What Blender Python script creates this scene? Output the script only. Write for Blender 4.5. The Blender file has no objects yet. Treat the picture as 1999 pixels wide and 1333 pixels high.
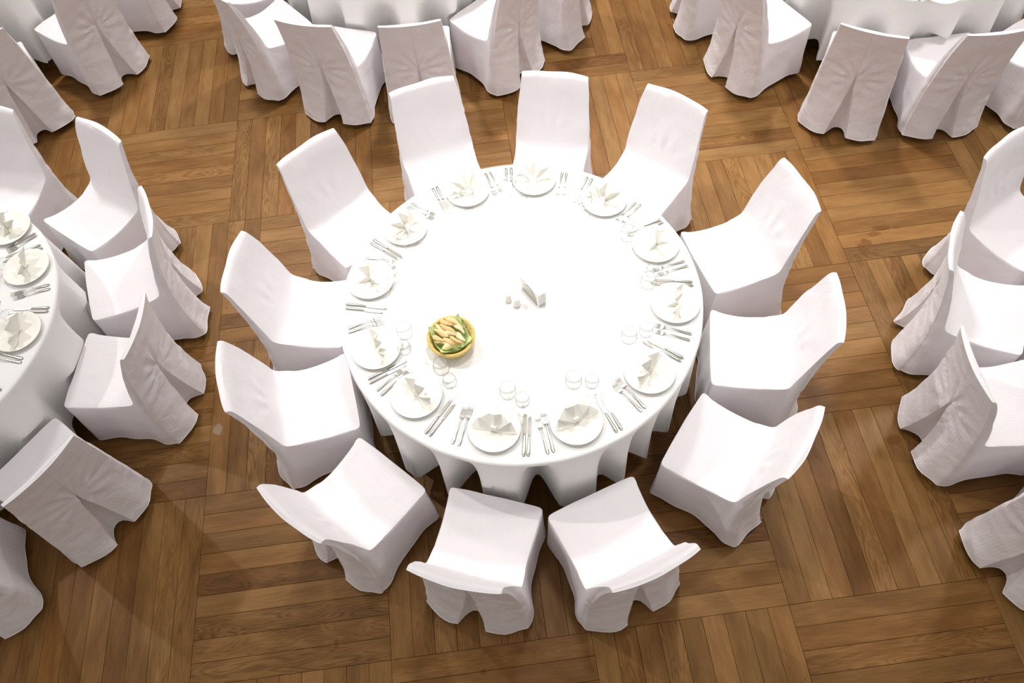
import bpy, bmesh, math, random
from mathutils import Vector, Matrix, noise

random.seed(7)
sc = bpy.context.scene
COL = sc.collection
PI = math.pi

# ------------------------------------------------------------------ camera
CAM_POS = Vector((-0.149, -2.348, 4.152))
cam_d = bpy.data.cameras.new('camera')
cam_d.sensor_width = 36.0
cam_d.lens = 1557.12 / 1999.0 * 36.0
cam_d.clip_end = 100
cam = bpy.data.objects.new('camera', cam_d)
COL.objects.link(cam)
# rows of the fitted rotation (x right, y down, z forward) with the floor axes turned to x right, y away, z up
ROWS = [(0.99131991, 0.1208903, 0.05167569), (-0.13001442, 0.84306594, 0.52185828), (0.01952159, -0.52404709, 0.85146553)]
def flip(r): return Vector((r[0], -r[1], -r[2]))
rx, dn, fw = (flip(r) for r in ROWS)
M = Matrix.Identity(4)
for i in range(3):
    M[i][0] = rx[i]; M[i][1] = -dn[i]; M[i][2] = -fw[i]; M[i][3] = CAM_POS[i]
cam.matrix_world = M
sc.camera = cam

# ------------------------------------------------------------------ light
world = bpy.data.worlds.new('hall_light')
sc.world = world
world.use_nodes = True
bg = world.node_tree.nodes['Background']
bg.inputs[0].default_value = (1.0, 0.965, 0.935, 1)
bg.inputs[1].default_value = 0.63

def spot(name, loc, aim, power, size_deg, blend, radius, color):
    d = bpy.data.lights.new(name, 'SPOT')
    d.energy = power; d.spot_size = math.radians(size_deg); d.spot_blend = blend
    d.shadow_soft_size = radius; d.color = color
    o = bpy.data.objects.new(name, d)
    o.location = loc
    o.rotation_euler = (Vector(aim) - Vector(loc)).to_track_quat('-Z', 'Y').to_euler()
    COL.objects.link(o)
    return o
WHITE = (1.0, 0.975, 0.95)
spot('ceiling_spotlight', (0.5, 1.0, 6.0), (0.35, 0.6, 0.4), 440, 58, 1.0, 0.30, WHITE)
spot('ceiling_spotlight', (-2.9, 1.5, 4.9), (0.25, 0.1, 0.7), 430, 48, 1.0, 0.05, WHITE)
spot('ceiling_spotlight', (-5.0, 2.0, 5.4), (-3.0, 0.5, 0.6), 330, 58, 1.0, 0.07, WHITE)
spot('ceiling_spotlight', (-2.4, 4.4, 5.8), (-2.0, 3.0, 0.5), 850, 86, 1.0, 0.30, WHITE)
spot('ceiling_spotlight', (1.3, 4.6, 5.8), (1.2, 2.8, 0.5), 1200, 86, 1.0, 0.30, WHITE)
spot('ceiling_spotlight', (4.6, 1.8, 5.6), (2.9, 0.4, 0.4), 580, 70, 1.0, 0.30, WHITE)
sc.view_settings.view_transform = 'Standard'
sc.view_settings.look = 'None'
sc.view_settings.gamma = 1.0
sc.view_settings.use_curve_mapping = False
sc.view_settings.exposure = 0.0

# ------------------------------------------------------------------ helpers
def link(name, mesh, mat=None, parent=None):
    o = bpy.data.objects.new(name, mesh)
    COL.objects.link(o)
    if mat and not mesh.materials: mesh.materials.append(mat)
    if parent: o.parent = parent
    return o
def tag(o, label, cat, group=None, kind=None):
    o['label'] = label; o['category'] = cat
    if group: o['group'] = group
    if kind: o['kind'] = kind
    return o
def empty(name, loc=(0, 0, 0), rz=0.0):
    o = bpy.data.objects.new(name, None)
    o.location = loc; o.rotation_euler = (0, 0, rz); o.empty_display_size = 0.1
    COL.objects.link(o)
    return o
def mesh_from(name, verts, faces, mat=None, smooth=True, uvs=None):
    me = bpy.data.meshes.new(name)
    me.from_pydata([tuple(v) for v in verts], [], faces)
    if uvs:
        l = me.uv_layers.new(name='UVMap')
        for li, lp in enumerate(me.loops): l.data[li].uv = uvs[lp.vertex_index]
    if smooth: me.polygons.foreach_set('use_smooth', [True] * len(me.polygons))
    if mat: me.materials.append(mat)
    me.update()
    return me
def lathe(name, prof, seg, mat, cap_top=False, cap_bot=False):
    V = []; F = []
    for r, z in prof:
        for k in range(seg):
            a = 2 * PI * k / seg
            V.append((r * math.cos(a), r * math.sin(a), z))
    for i in range(len(prof) - 1):
        for k in range(seg):
            F.append((i * seg + k, i * seg + (k + 1) % seg, (i + 1) * seg + (k + 1) % seg, (i + 1) * seg + k))
    if cap_bot: F.append(tuple(reversed(range(seg))))
    if cap_top: F.append(tuple((len(prof) - 1) * seg + k for k in range(seg)))
    return mesh_from(name, V, F, mat)
def tube(name, pts, rad, seg, mat, closed=False):
    V = []; F = []; n = len(pts)
    pts = [Vector(p) for p in pts]
    for i, p in enumerate(pts):
        if closed: t = pts[(i + 1) % n] - pts[i - 1]
        else: t = pts[min(i + 1, n - 1)] - pts[max(i - 1, 0)]
        t.normalize()
        up = Vector((0, 0, 1)) if abs(t.z) < 0.9 else Vector((1, 0, 0))
        a = t.cross(up).normalized(); b = a.cross(t)
        r = rad(i / (n - 1)) if callable(rad) else rad
        for k in range(seg):
            w = 2 * PI * k / seg
            V.append(p + a * (r * math.cos(w)) + b * (r * math.sin(w)))
    m = n if closed else n - 1
    for i in range(m):
        j = (i + 1) % n
        for k in range(seg):
            F.append((i * seg + k, i * seg + (k + 1) % seg, j * seg + (k + 1) % seg, j * seg + k))
    if not closed:
        F.append(tuple(reversed(range(seg)))); F.append(tuple((n - 1) * seg + k for k in range(seg)))
    return mesh_from(name, V, F, mat)
def box_mesh(name, x0, x1, y0, y1, z0, z1, mat, bev=0.0):
    bm = bmesh.new()
    bmesh.ops.create_cube(bm, size=1)
    for v in bm.verts:
        v.co = Vector((x0 + (v.co.x + .5) * (x1 - x0), y0 + (v.co.y + .5) * (y1 - y0), z0 + (v.co.z + .5) * (z1 - z0)))
    if bev: bmesh.ops.bevel(bm, geom=bm.edges[:], offset=bev, segments=2, affect='EDGES', profile=.5)
    me = bpy.data.meshes.new(name); bm.to_mesh(me); bm.free()
    me.materials.append(mat)
    return me
def copy_tree(o, parent=None):
    c = o.copy(); COL.objects.link(c); c.parent = parent
    for ch in list(o.children): copy_tree(ch, c)
    return c
def lerp(a, b, t): return a + (b - a) * t
def clamp(t, a=0.0, b=1.0): return max(a, min(b, t))

# ------------------------------------------------------------------ materials
def new_mat(name):
    m = bpy.data.materials.new(name); m.use_nodes = True
    nt = m.node_tree
    return m, nt, nt.nodes['Principled BSDF'], nt.nodes.new, nt.links.new
def simple(name, col, rough=.5, metal=0.0, spec=.5, bump=0, bscale=60):
    m, nt, b, N, L = new_mat(name)
    b.inputs['Base Color'].default_value = (*col, 1); b.inputs['Roughness'].default_value = rough
    b.inputs['Metallic'].default_value = metal; b.inputs['Specular IOR Level'].default_value = spec
    tc = N('ShaderNodeTexCoord'); ns = N('ShaderNodeTexNoise'); ns.inputs['Scale'].default_value = bscale
    L(tc.outputs['Object'], ns.inputs['Vector'])
    bp = N('ShaderNodeBump'); bp.inputs['Strength'].default_value = bump; bp.inputs['Distance'].default_value = .002
    L(ns.outputs['Fac'], bp.inputs['Height']); L(bp.outputs['Normal'], b.inputs['Normal'])
    return m
def math_node(nt, op, a=None, b=None, c=None):
    n = nt.nodes.new('ShaderNodeMath'); n.operation = op
    for i, v in enumerate((a, b, c)):
        if v is None: continue
        if isinstance(v, (int, float)): n.inputs[i].default_value = v
        else: nt.links.new(v, n.inputs[i])
    return n.outputs[0]

def cloth_material(name, col, stripes, wrinkle, wscale, seam=False):
    m, nt, b, N, L = new_mat(name)
    b.inputs['Base Color'].default_value = (*col, 1)
    b.inputs['Roughness'].default_value = .85; b.inputs['Specular IOR Level'].default_value = .2
    b.inputs['Sheen Weight'].default_value = .15; b.inputs['Sheen Roughness'].default_value = .4
    uv = N('ShaderNodeUVMap'); uv.uv_map = 'UVMap'
    tc = N('ShaderNodeTexCoord')
    n1 = N('ShaderNodeTexNoise'); n1.inputs['Scale'].default_value = wscale; n1.inputs['Detail'].default_value = 3
    n1.inputs['Distortion'].default_value = .8
    L(tc.outputs['Object'], n1.inputs['Vector'])
    n2 = N('ShaderNodeTexNoise'); n2.inputs['Scale'].default_value = 700
    L(uv.outputs['UV'], n2.inputs['Vector'])
    h = math_node(nt, 'MULTIPLY', n1.outputs['Fac'], wrinkle)
    h = math_node(nt, 'MULTIPLY_ADD', n2.outputs['Fac'], .05, h)
    if stripes:
        sx = N('ShaderNodeSeparateXYZ'); L(uv.outputs['UV'], sx.inputs[0])
        s = math_node(nt, 'SINE', math_node(nt, 'MULTIPLY', sx.outputs['X'], 2 * PI / .016))
        s = math_node(nt, 'MULTIPLY', math_node(nt, 'SMOOTH_MIN', s, .3, .3), .055)
        h = math_node(nt, 'ADD', h, s)
    if seam:
        a = math_node(nt, 'ABSOLUTE', sx.outputs['X'])
        mr = N('ShaderNodeMapRange'); mr.inputs['From Min'].default_value = 0; mr.inputs['From Max'].default_value = .007
        mr.inputs['To Min'].default_value = -.55; mr.inputs['To Max'].default_value = 0
        L(a, mr.inputs['Value'])
        up = math_node(nt, 'GREATER_THAN', sx.outputs['Y'], .46)
        h = math_node(nt, 'ADD', h, math_node(nt, 'MULTIPLY', mr.outputs[0], up))
    bp = N('ShaderNodeBump'); bp.inputs['Strength'].default_value = .6; bp.inputs['Distance'].default_value = .006
    L(h, bp.inputs['Height']); L(bp.outputs['Normal'], b.inputs['Normal'])
    return m
M_CHAIR = cloth_material('white_chair_cotton', (.80, .765, .785), True, 1.3, 9)
M_CHAIRBACK = cloth_material('white_chair_cotton_back', (.80, .765, .785), True, 2.2, 11, True)
M_TCLOTH = cloth_material('white_table_linen', (.80, .79, .775), False, .35, 4)
M_HEM = simple('hem_thread', (.82, .80, .81), .8)
M_LEG = simple('chair_leg_metal', (.45, .42, .38), .35, .9)
M_GLIDE = simple('black_plastic', (.02, .02, .02), .5)
M_PORC = simple('cream_porcelain', (.86, .84, .77), .12, 0, .5)
M_NAP = simple('ivory_napkin', (.88, .86, .80), .9, 0, .2, .3, 200)
M_STEEL = simple('polished_steel', (.47, .45, .405), .24, 1.0)
M_TABLEWOOD = simple('table_plywood', (.35, .22, .12), .6)
M_PAPER = simple('white_paper', (.85, .84, .81), .9)
M_SHAKER = simple('shaker_glaze', (.85, .82, .75), .25)
M_SHAKERTOP = simple('shaker_cap', (.85, .85, .83), .3)
M_WICKER = simple('yellow_wicker', (.78, .60, .20), .55, 0, .4, .5, 300)
M_GREEN = simple('green_paper_napkin', (.50, .61, .27), .9, 0, .2, .3, 120)

def glass_material():
    m = bpy.data.materials.new('clear_glass'); m.use_nodes = True
    nt = m.node_tree; nt.nodes.clear()
    N = nt.nodes.new; L = nt.links.new
    out = N('ShaderNodeOutputMaterial'); mix = N('ShaderNodeMixShader')
    tr = N('ShaderNodeBsdfTransparent'); tr.inputs[0].default_value = (.99, .992, .99, 1)
    lw2 = N('ShaderNodeLayerWeight'); lw2.inputs['Blend'].default_value = .35
    cr = N('ShaderNodeValToRGB'); L(lw2.outputs['Facing'], cr.inputs[0])
    cr.color_ramp.elements[0].position = .45; cr.color_ramp.elements[0].color = (.99, .992, .99, 1)
    cr.color_ramp.elements[1].position = 1.0; cr.color_ramp.elements[1].color = (.60, .62, .61, 1)
    L(cr.outputs[0], tr.inputs[0])
    gl = N('ShaderNodeBsdfGlossy'); gl.inputs['Roughness'].default_value = .02
    lw = N('ShaderNodeLayerWeight'); lw.inputs['Blend'].default_value = .12
    L(math_node(nt, 'MULTIPLY', lw.outputs['Facing'], .5), mix.inputs[0]); L(tr.outputs[0], mix.inputs[1]); L(gl.outputs[0], mix.inputs[2])
    L(mix.outputs[0], out.inputs[0])
    return m
M_GLASS = glass_material()

def bread_material():
    m, nt, b, N, L = new_mat('bread_crust')
    tc = N('ShaderNodeTexCoord'); oi = N('ShaderNodeObjectInfo')
    ns = N('ShaderNodeTexNoise'); ns.inputs['Scale'].default_value = 38; ns.inputs['Detail'].default_value = 3
    add = N('ShaderNodeVectorMath'); add.operation = 'ADD'
    L(tc.outputs['Object'], add.inputs[0]); L(oi.outputs['Random'], add.inputs[1]); L(add.outputs[0], ns.inputs['Vector'])
    f = math_node(nt, 'MULTIPLY_ADD', oi.outputs['Random'], .42, math_node(nt, 'MULTIPLY', ns.outputs['Fac'], .8))
    r = N('ShaderNodeValToRGB'); L(f, r.inputs[0])
    e = r.color_ramp.elements
    e[0].position = .3; e[0].color = (.90, .75, .50, 1); e[1].position = 1.05 - .05; e[1].color = (.60, .32, .11, 1)
    x = e.new(.6); x.color = (.84, .61, .30, 1)
    L(r.outputs[0], b.inputs['Base Color']); b.inputs['Roughness'].default_value = .75
    bp = N('ShaderNodeBump'); bp.inputs['Strength'].default_value = .4; bp.inputs['Distance'].default_value = .003
    L(ns.outputs['Fac'], bp.inputs['Height']); L(bp.outputs['Normal'], b.inputs['Normal'])
    return m
M_BREAD = bread_material()

# stains on the floor that have a shape of their own: x, y, half size x, half size y, tone (1 dark, -1 pale), strength
STAINS = [(2.43, .70, .055, .022, 1, .75), (2.36, .66, .05, .022, 1, .6), (2.52, .69, .03, .014, 1, .4), (2.29, .60, .035, .03, 1, .7), (2.25, .55, .03, .05, 1, .7),
          (2.20, .47, .022, .06, 1, .45), (1.962, -.748, .045, .032, 1, .65), (1.713, -.30, .04, .022, 1, .4), (-1.831, -.128, .026, .034, -1, .75),
          (-3.06, 2.10, .09, .025, 1, .4), (-.42, -1.65, .018, .016, 1, .7), (-1.14, -1.42, .012, .02, 1, .7)]
def wood_material():
    m, nt, b, N, L = new_mat('oak_parquet')
    uv = N('ShaderNodeUVMap'); uv.uv_map = 'UVMap'
    oi = N('ShaderNodeObjectInfo'); ge = N('ShaderNodeNewGeometry')
    rnd = math_node(nt, 'FRACT', math_node(nt, 'ADD', oi.outputs['Random'], ge.outputs['Random Per Island']))
    off = N('ShaderNodeCombineXYZ')
    L(math_node(nt, 'MULTIPLY', rnd, 37.0), off.inputs[0]); L(math_node(nt, 'MULTIPLY', rnd, 91.0), off.inputs[1])
    L(math_node(nt, 'MULTIPLY', rnd, 13.0), off.inputs[2])
    pos = N('ShaderNodeVectorMath'); pos.operation = 'ADD'
    L(uv.outputs['UV'], pos.inputs[0]); L(off.outputs[0], pos.inputs[1])
    def mapped(sx, sy):
        mp = N('ShaderNodeMapping'); mp.inputs['Scale'].default_value = (sx, sy, 1)
        L(pos.outputs[0], mp.inputs[0]); return mp.outputs[0]
    # broad cathedral figure: contour lines of a stretched noise field
    g = N('ShaderNodeTexNoise'); g.inputs['Scale'].default_value = 1; g.inputs['Detail'].default_value = 2; g.inputs['Distortion'].default_value = .4
    L(mapped(1.5, 11), g.inputs['Vector'])
    rings = math_node(nt, 'SINE', math_node(nt, 'MULTIPLY', g.outputs['Fac'], 120.0))
    rings = math_node(nt, 'MULTIPLY_ADD', rings, .5, .5)
    figured = math_node(nt, 'SMOOTH_MIN', math_node(nt, 'MULTIPLY', math_node(nt, 'MAXIMUM', math_node(nt, 'SUBTRACT', math_node(nt, 'FRACT', math_node(nt, 'MULTIPLY', rnd, 7.31)), .55), 0.0), 2.2), 1.0, .1)
    fine = N('ShaderNodeTexNoise'); fine.inputs['Scale'].default_value = 1; fine.inputs['Detail'].default_value = 5; fine.inputs['Roughness'].default_value = .65
    L(mapped(9, 330), fine.inputs['Vector'])
    blot = N('ShaderNodeTexNoise'); blot.inputs['Scale'].default_value = 1; blot.inputs['Detail'].default_value = 3
    L(mapped(3.5, 16), blot.inputs['Vector'])
    t = math_node(nt, 'MULTIPLY_ADD', math_node(nt, 'FRACT', math_node(nt, 'MULTIPLY', rnd, 3.77)), .42, .10)
    t = math_node(nt, 'ADD', t, math_node(nt, 'MULTIPLY_ADD', fine.outputs['Fac'], .9, -.45))
    t = math_node(nt, 'ADD', t, math_node(nt, 'MULTIPLY_ADD', blot.outputs['Fac'], .8, -.4))
    t = math_node(nt, 'ADD', t, math_node(nt, 'MULTIPLY', math_node(nt, 'MULTIPLY', rings, rings), math_node(nt, 'MULTIPLY', figured, .34)))
    ramp = N('ShaderNodeValToRGB'); L(t, ramp.inputs[0])
    e = ramp.color_ramp.elements
    e[0].position = 0; e[0].color = (.285, .150, .050, 1)
    e[1].position = 1; e[1].color = (.070, .028, .006, 1)
    x = e.new(.4); x.color = (.186, .086, .023, 1)
    # per plank tint towards grey or red
    tint = N('ShaderNodeMix'); tint.data_type = 'RGBA'; tint.blend_type = 'MULTIPLY'; tint.inputs['Factor'].default_value = 1
    tr = N('ShaderNodeValToRGB'); L(math_node(nt, 'FRACT', math_node(nt, 'MULTIPLY', rnd, 11.9)), tr.inputs[0])
    q = tr.color_ramp.elements; q[0].color = (1.0, .93, .84, 1); q[1].color = (.97, 1.0, 1.02, 1)
    L(ramp.outputs[0], tint.inputs['A']); L(tr.outputs[0], tint.inputs['B'])
    col = tint.outputs['Result']
    # knots
    kn = N('ShaderNodeTexVoronoi'); kn.inputs['Scale'].default_value = 1; L(mapped(2.1, 5), kn.inputs['Vector'])
    km = math_node(nt, 'SMOOTHSTEP' if False else 'LESS_THAN', kn.outputs['Distance'], .035)
    mk = N('ShaderNodeMix'); mk.data_type = 'RGBA'; L(math_node(nt, 'MULTIPLY', km, .6), mk.inputs['Factor'])
    L(col, mk.inputs['A']); mk.inputs['B'].default_value = (.06, .03, .015, 1)
    col = mk.outputs['Result']
    # stains
    sep = N('ShaderNodeSeparateXYZ'); L(ge.outputs['Position'], sep.inputs[0])
    wob = N('ShaderNodeTexNoise'); wob.inputs['Scale'].default_value = 26; wob.inputs['Detail'].default_value = 4
    L(ge.outputs['Position'], wob.inputs['Vector'])
    dark = None; pale = None
    for sx, sy, hx, hy, tone, stg in STAINS:
        dx = math_node(nt, 'DIVIDE', math_node(nt, 'SUBTRACT', sep.outputs['X'], sx), hx)
        dy = math_node(nt, 'DIVIDE', math_node(nt, 'SUBTRACT', sep.outputs['Y'], sy), hy)
        rr = math_node(nt, 'ADD', math_node(nt, 'MULTIPLY', dx, dx), math_node(nt, 'MULTIPLY', dy, dy))
        rr = math_node(nt, 'ADD', rr, math_node(nt, 'MULTIPLY_ADD', wob.outputs['Fac'], 2.2, -1.15))
        mr = N('ShaderNodeMapRange'); mr.interpolation_type = 'SMOOTHSTEP'
        mr.inputs['From Min'].default_value = 1.3; mr.inputs['From Max'].default_value = .5
        mr.inputs['To Max'].default_value = stg
        L(rr, mr.inputs['Value'])
        if tone > 0: dark = mr.outputs[0] if dark is None else math_node(nt, 'MAXIMUM', dark, mr.outputs[0])
        else: pale = mr.outputs[0] if pale is None else math_node(nt, 'MAXIMUM', pale, mr.outputs[0])
    for f, c in ((dark, (.130, .045, .006, 1)), (pale, (.33, .26, .19, 1))):
        mx = N('ShaderNodeMix'); mx.data_type = 'RGBA'
        L(f, mx.inputs['Factor']); L(col, mx.inputs['A']); mx.inputs['B'].default_value = c
        col = mx.outputs['Result']
    L(col, b.inputs['Base Color'])
    b.inputs['Roughness'].default_value = .45; b.inputs['Specular IOR Level'].default_value = .18
    bp = N('ShaderNodeBump'); bp.inputs['Strength'].default_value = .25; bp.inputs['Distance'].default_value = .001
    L(fine.outputs['Fac'], bp.inputs['Height']); L(bp.outputs['Normal'], b.inputs['Normal'])
    return m
M_WOOD = wood_material()
M_JOINT = simple('dark_joint', (.035, .018, .008), .9)

# ------------------------------------------------------------------ floor: square panels of nine oak boards, turned a quarter each time
OX, OY = 1.8694, 2.4642
C0, C1, R0, R1 = -5, 9, -4, 7
floor = link('floor', box_mesh('floor', C0 - OX, C1 - OX, -(R1 - OY), -(R0 - OY), -.06, -.008, M_JOINT))
floor['kind'] = 'structure'; floor['label'] = 'oak parquet floor of square panels with boards turned a quarter each time'
M_WALL = simple('warm_plaster', (.75, .71, .65), .9)
X0, X1, Y0, Y1, ZC = C0 - OX, C1 - OX, -(R1 - OY), -(R0 - OY), 2.4
for nm, b_ in (('wall_left', (X0 - .2, X0, Y0, Y1, -.06, ZC)), ('wall_right', (X1, X1 + .2, Y0, Y1, -.06, ZC)), ('wall_front', (X0 - .2, X1 + .2, Y0 - .2, Y0, -.06, ZC)),
               ('wall_back', (X0 - .2, X1 + .2, Y1, Y1 + .2, -.06, ZC))):
    w_ = link(nm, box_mesh(nm, *b_, M_WALL)); w_['kind'] = 'structure'
    w_['label'] = 'plain plastered %s of the hall' % nm.replace('_', ' ')
W = 1.0 / 9
planks = []      # x0, x1, r0, r1 (panel units), direction
for c in range(C0, C1):
    for r in range(R0, R1):
        vert = (c + r) % 2 == 0
        for k in range(9):
            if vert:
                planks.append((c + k * W, c + (k + 1) * W, r, r + 1, 1))
            else:
                a, b = c, c + 1
                if (c, r) == (0, 1) and k < 7: a = c + 2 * W
                if (c, r) == (2, -1) and k < 7: b = c + 7 * W
                planks.append((a, b, r + k * W, r + (k + 1) * W, 0))
        if (c, r) == (0, 1):
            for k in (0, 1): planks.append((c + k * W, c + (k + 1) * W, r, r + 7 * W, 1))
        if (c, r) == (2, -1):
            for k in (7, 8): planks.append((c + k * W, c + (k + 1) * W, r, r + 7 * W, 1))
def plank_geo(length, width):
    """board along local x, top at z 0, slightly eased edges"""
    g = .0008; e = .0009; h = .012
    a, b = length / 2 - g, width / 2 - g
    V = []
    for (p, q, z) in ((a, b, -h), (a, b, -e), (a - e, b - e, 0)):
        V += [(-p, -q, z), (p, -q, z), (p, q, z), (-p, q, z)]
    F = []
    for i in (0, 4):
        for k in range(4): F.append((i + k, i + (k + 1) % 4, i + 4 + (k + 1) % 4, i + 4 + k))
    F.append((8, 9, 10, 11))
    return V, F
FWD = Vector(fw); RT = Vector(rx); DN = Vector(dn)
def to_px(p):
    d = Vector(p) - CAM_POS; z = d.dot(FWD)
    if z < .1: return None
    return 999.5 + 1557.12 * d.dot(RT) / z, 666.5 + 1557.12 * d.dot(DN) / z
def shown(p):
    x0, x1, r0, r1, dr = p
    n = 0; far = True
    for i in range(7):
        for j in range(3):
            u, v = (lerp(x0, x1, (i + .5) / 7), lerp(r0, r1, (j + .5) / 3)) if dr == 0 else (lerp(x0, x1, (j + .5) / 3), lerp(r0, r1, (i + .5) / 7))
            x, y = u - OX, -(v - OY)
            q = to_px((x, y, 0))
            if q and 0 <= q[0] <= 1999 and 0 <= q[1] <= 1333:
                hid = any((x - cx) ** 2 + (y - cy) ** 2 < rr ** 2 for cx, cy, rr in ((0, .22, .92), (-3.387, .55, 1.0), (0, -.1, .85)))
                n += 0.05 if hid else 1.0 / (Vector((x, y, 0)) - CAM_POS).length_squared
    return n
ranked = sorted(range(len(planks)), key=lambda i: -shown(planks[i]))
near = set(ranked[:300])
cache = {}
SV, SF, SUV = [], [], []
for i, (x0, x1, r0, r1, dr) in enumerate(planks):
    ln, wd = (x1 - x0, r1 - r0) if dr == 0 else (r1 - r0, x1 - x0)
    cx, cy = (x0 + x1) / 2 - OX, -((r0 + r1) / 2 - OY)
    if i in near:
        key = round(ln, 3)
        if key not in cache:
            V, F = plank_geo(ln, wd)
            cache[key] = mesh_from('board', V, F, M_WOOD, False, [(v[0], v[1]) for v in V])
        o = link('board', cache[key], None, floor)
        o.location = (cx, cy, random.uniform(-.0005, .0003)); o.rotation_euler = (0, 0, dr * PI / 2 + (PI if random.random() < .5 else 0))
    elif shown((x0, x1, r0, r1, dr)) > 0 or True:
        V, F = plank_geo(ln, wd); n0 = len(SV)
        for v in V:
            SV.append((cx + v[0], cy + v[1], v[2]) if dr == 0 else (cx - v[1], cy + v[0], v[2])); SUV.append((v[0], v[1]))
        SF += [tuple(n0 + k for k in f) for f in F]
rest = link('far_boards', mesh_from('far_boards', SV, SF, M_WOOD, False, SUV), None, floor)
rest['kind'] = 'stuff'

# ------------------------------------------------------------------ chairs
HEMZ = .042
def quad_through(z, pts):
    (z0, a), (z1, b), (z2, c) = pts
    return a * (z - z1) * (z - z2) / ((z0 - z1) * (z0 - z2)) + b * (z - z0) * (z - z2) / ((z1 - z0) * (z1 - z2)) + c * (z - z0) * (z - z1) / ((z2 - z0) * (z2 - z1))
def build_cover(seed):
    rnd = random.Random(seed)
    ph = [rnd.uniform(0, 6.28) for _ in range(8)]
    skew = rnd.uniform(-.012, .012)
    n = 15
    S = [-1 + 2 * i / (n - 1) for i in range(n)]
    NSEAT, NBACK, NV = 8, 8, 22
    T = [.5 * i / NSEAT for i in range(NSEAT)] + [.5 + .5 * i / NBACK for i in range(NBACK + 1)]
    def Fr(s, t):
        if t <= .5:
            k = t / .5
            hw = lerp(.239, .2305, k) - .007 * math.sin(PI * k)
            y = lerp(.1965, -.1965, k)
            z = .456 - .034 * math.sin(PI * k) + .004 * k - .010 * (1 - s * s) * math.sin(PI * min(1, k * 1.1))
            y += .006 * (1 - s * s) * (1 - k)
            return Vector((s * hw, y, z))
        k = (t - .5) / .5
        hw = lerp(.2305, .2015, k) + .006 * math.sin(PI * k)
        y = -.1965 - .121 * k ** 1.12 + .006 * math.sin(PI * k)
        y -= .019 * (1 - s * s) * k ** .6
        z = .46 + .441 * k + .004 * (1 - s * s) * k
        return Vector((s * hw, y, z))
    XH = [-.265, -.225, -.17, -.11, -.070, -.063, -.040, 0, .040, .063, .070, .11, .17, .225, .265]
    DP = [0, 0, 0, 0, 0, .014, .078, .092, .078, .014, 0, 0, 0, 0, 0]
    XM = [-1, -.72, -.46, -.22, -.03, -.02, -.01, 0, .01, .02, .03, .22, .46, .72, 1]
    def Bk(i, v):
        z = lerp(HEMZ, .897, v)
        w = .2035 + .0285 * (.9 - z) / .4 if z > .5 else .232 + .038 * ((.5 - z) / .466) ** 1.2
        ye = quad_through(z, ((.9, -.343), (.5, -.265), (.034, -.288)))
        if z >= .5:
            k = ((z - .5) / .4) ** .7
            x = lerp(XM[i], S[i], clamp(k)) * w; t = 0.0
        else:
            t = clamp((.5 - z) / .466)
            x = lerp(XM[i] * w, XH[i] / .265 * w, t)
        s = x / w
        p = lerp(3.6, 2.0, clamp((z - .034) / .5))
        bow = lerp(.058, .024, clamp((z - .034) / .5) ** .7)
        y = ye - bow * (1 - abs(s) ** p)
        y += DP[i] * t ** .55
        if z < .5:
            y += .010 * math.sin(7 * s + ph[0]) * t * (abs(s) > .25)
            x += skew * t
            z += .010 * t * math.sin(3 * s + ph[1]) * clamp(1.2 - v * 4)
        return Vector((x, y, z))
    V = []; Fc = []; R = []; UV = []; idx = {}
    def add(p, uv):
        key = (round(p.x, 5), round(p.y, 5), round(p.z, 5))
        if key not in idx:
            idx[key] = len(V); V.append(p)
        return idx[key], uv
    def grid(fn, nu, nv, reg, uvf, flip_=False):
        G = [[add(fn(i, j), uvf(i, j)) for j in range(nv)] for i in range(nu)]
        for i in range(nu - 1):
            for j in range(nv - 1):
                q = [G[i][j], G[i + 1][j], G[i + 1][j + 1], G[i][j + 1]]
                if flip_: q.reverse()
                ids = [a[0] for a in q]
                if len(set(ids)) < 4:
                    keep = []; [keep.append(a) for a in q if a[0] not in [b[0] for b in keep]]
                    q = keep
                    if len(q) < 3: continue
                Fc.append([a[0] for a in q]); UV.append([a[1] for a in q]); R.append(reg)
    vs = [j / (NV - 1) for j in range(NV)]
    # seat and front of the backrest, then over the top edge
    grid(lambda i, j: Fr(S[i], T[j]), n, len(T), 0, lambda i, j: (S[i] * .23, T[j] * .9))
    grid(lambda i, j: Fr(S[i], 1.0) if j == 0 else Bk(i, 1.0), n, 2, 0, lambda i, j: (S[i] * .23, .9 + .03 * j))
    # back
    grid(lambda i, j: Bk(i, vs[j]), n, NV, 2, lambda i, j: (XH[i], vs[j] * .87), True)
    # front skirt
    def Fs(i, j):
        top = Fr(S[i], 0); v = vs[j]
        bot = Vector((S[i] * .241, .214 + .010 * math.sin(5 * S[i] + ph[2]) * (1 - S[i] ** 2), HEMZ + .006 * math.sin(4 * S[i] + ph[3])))
        if abs(S[i]) == 1: bot = Vector((S[i] * .241, .214, HEMZ + .004))
        return bot.lerp(top, v)
    grid(Fs, n, NV, 1, lambda i, j: (S[i] * .25, vs[j] * .42))
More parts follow.
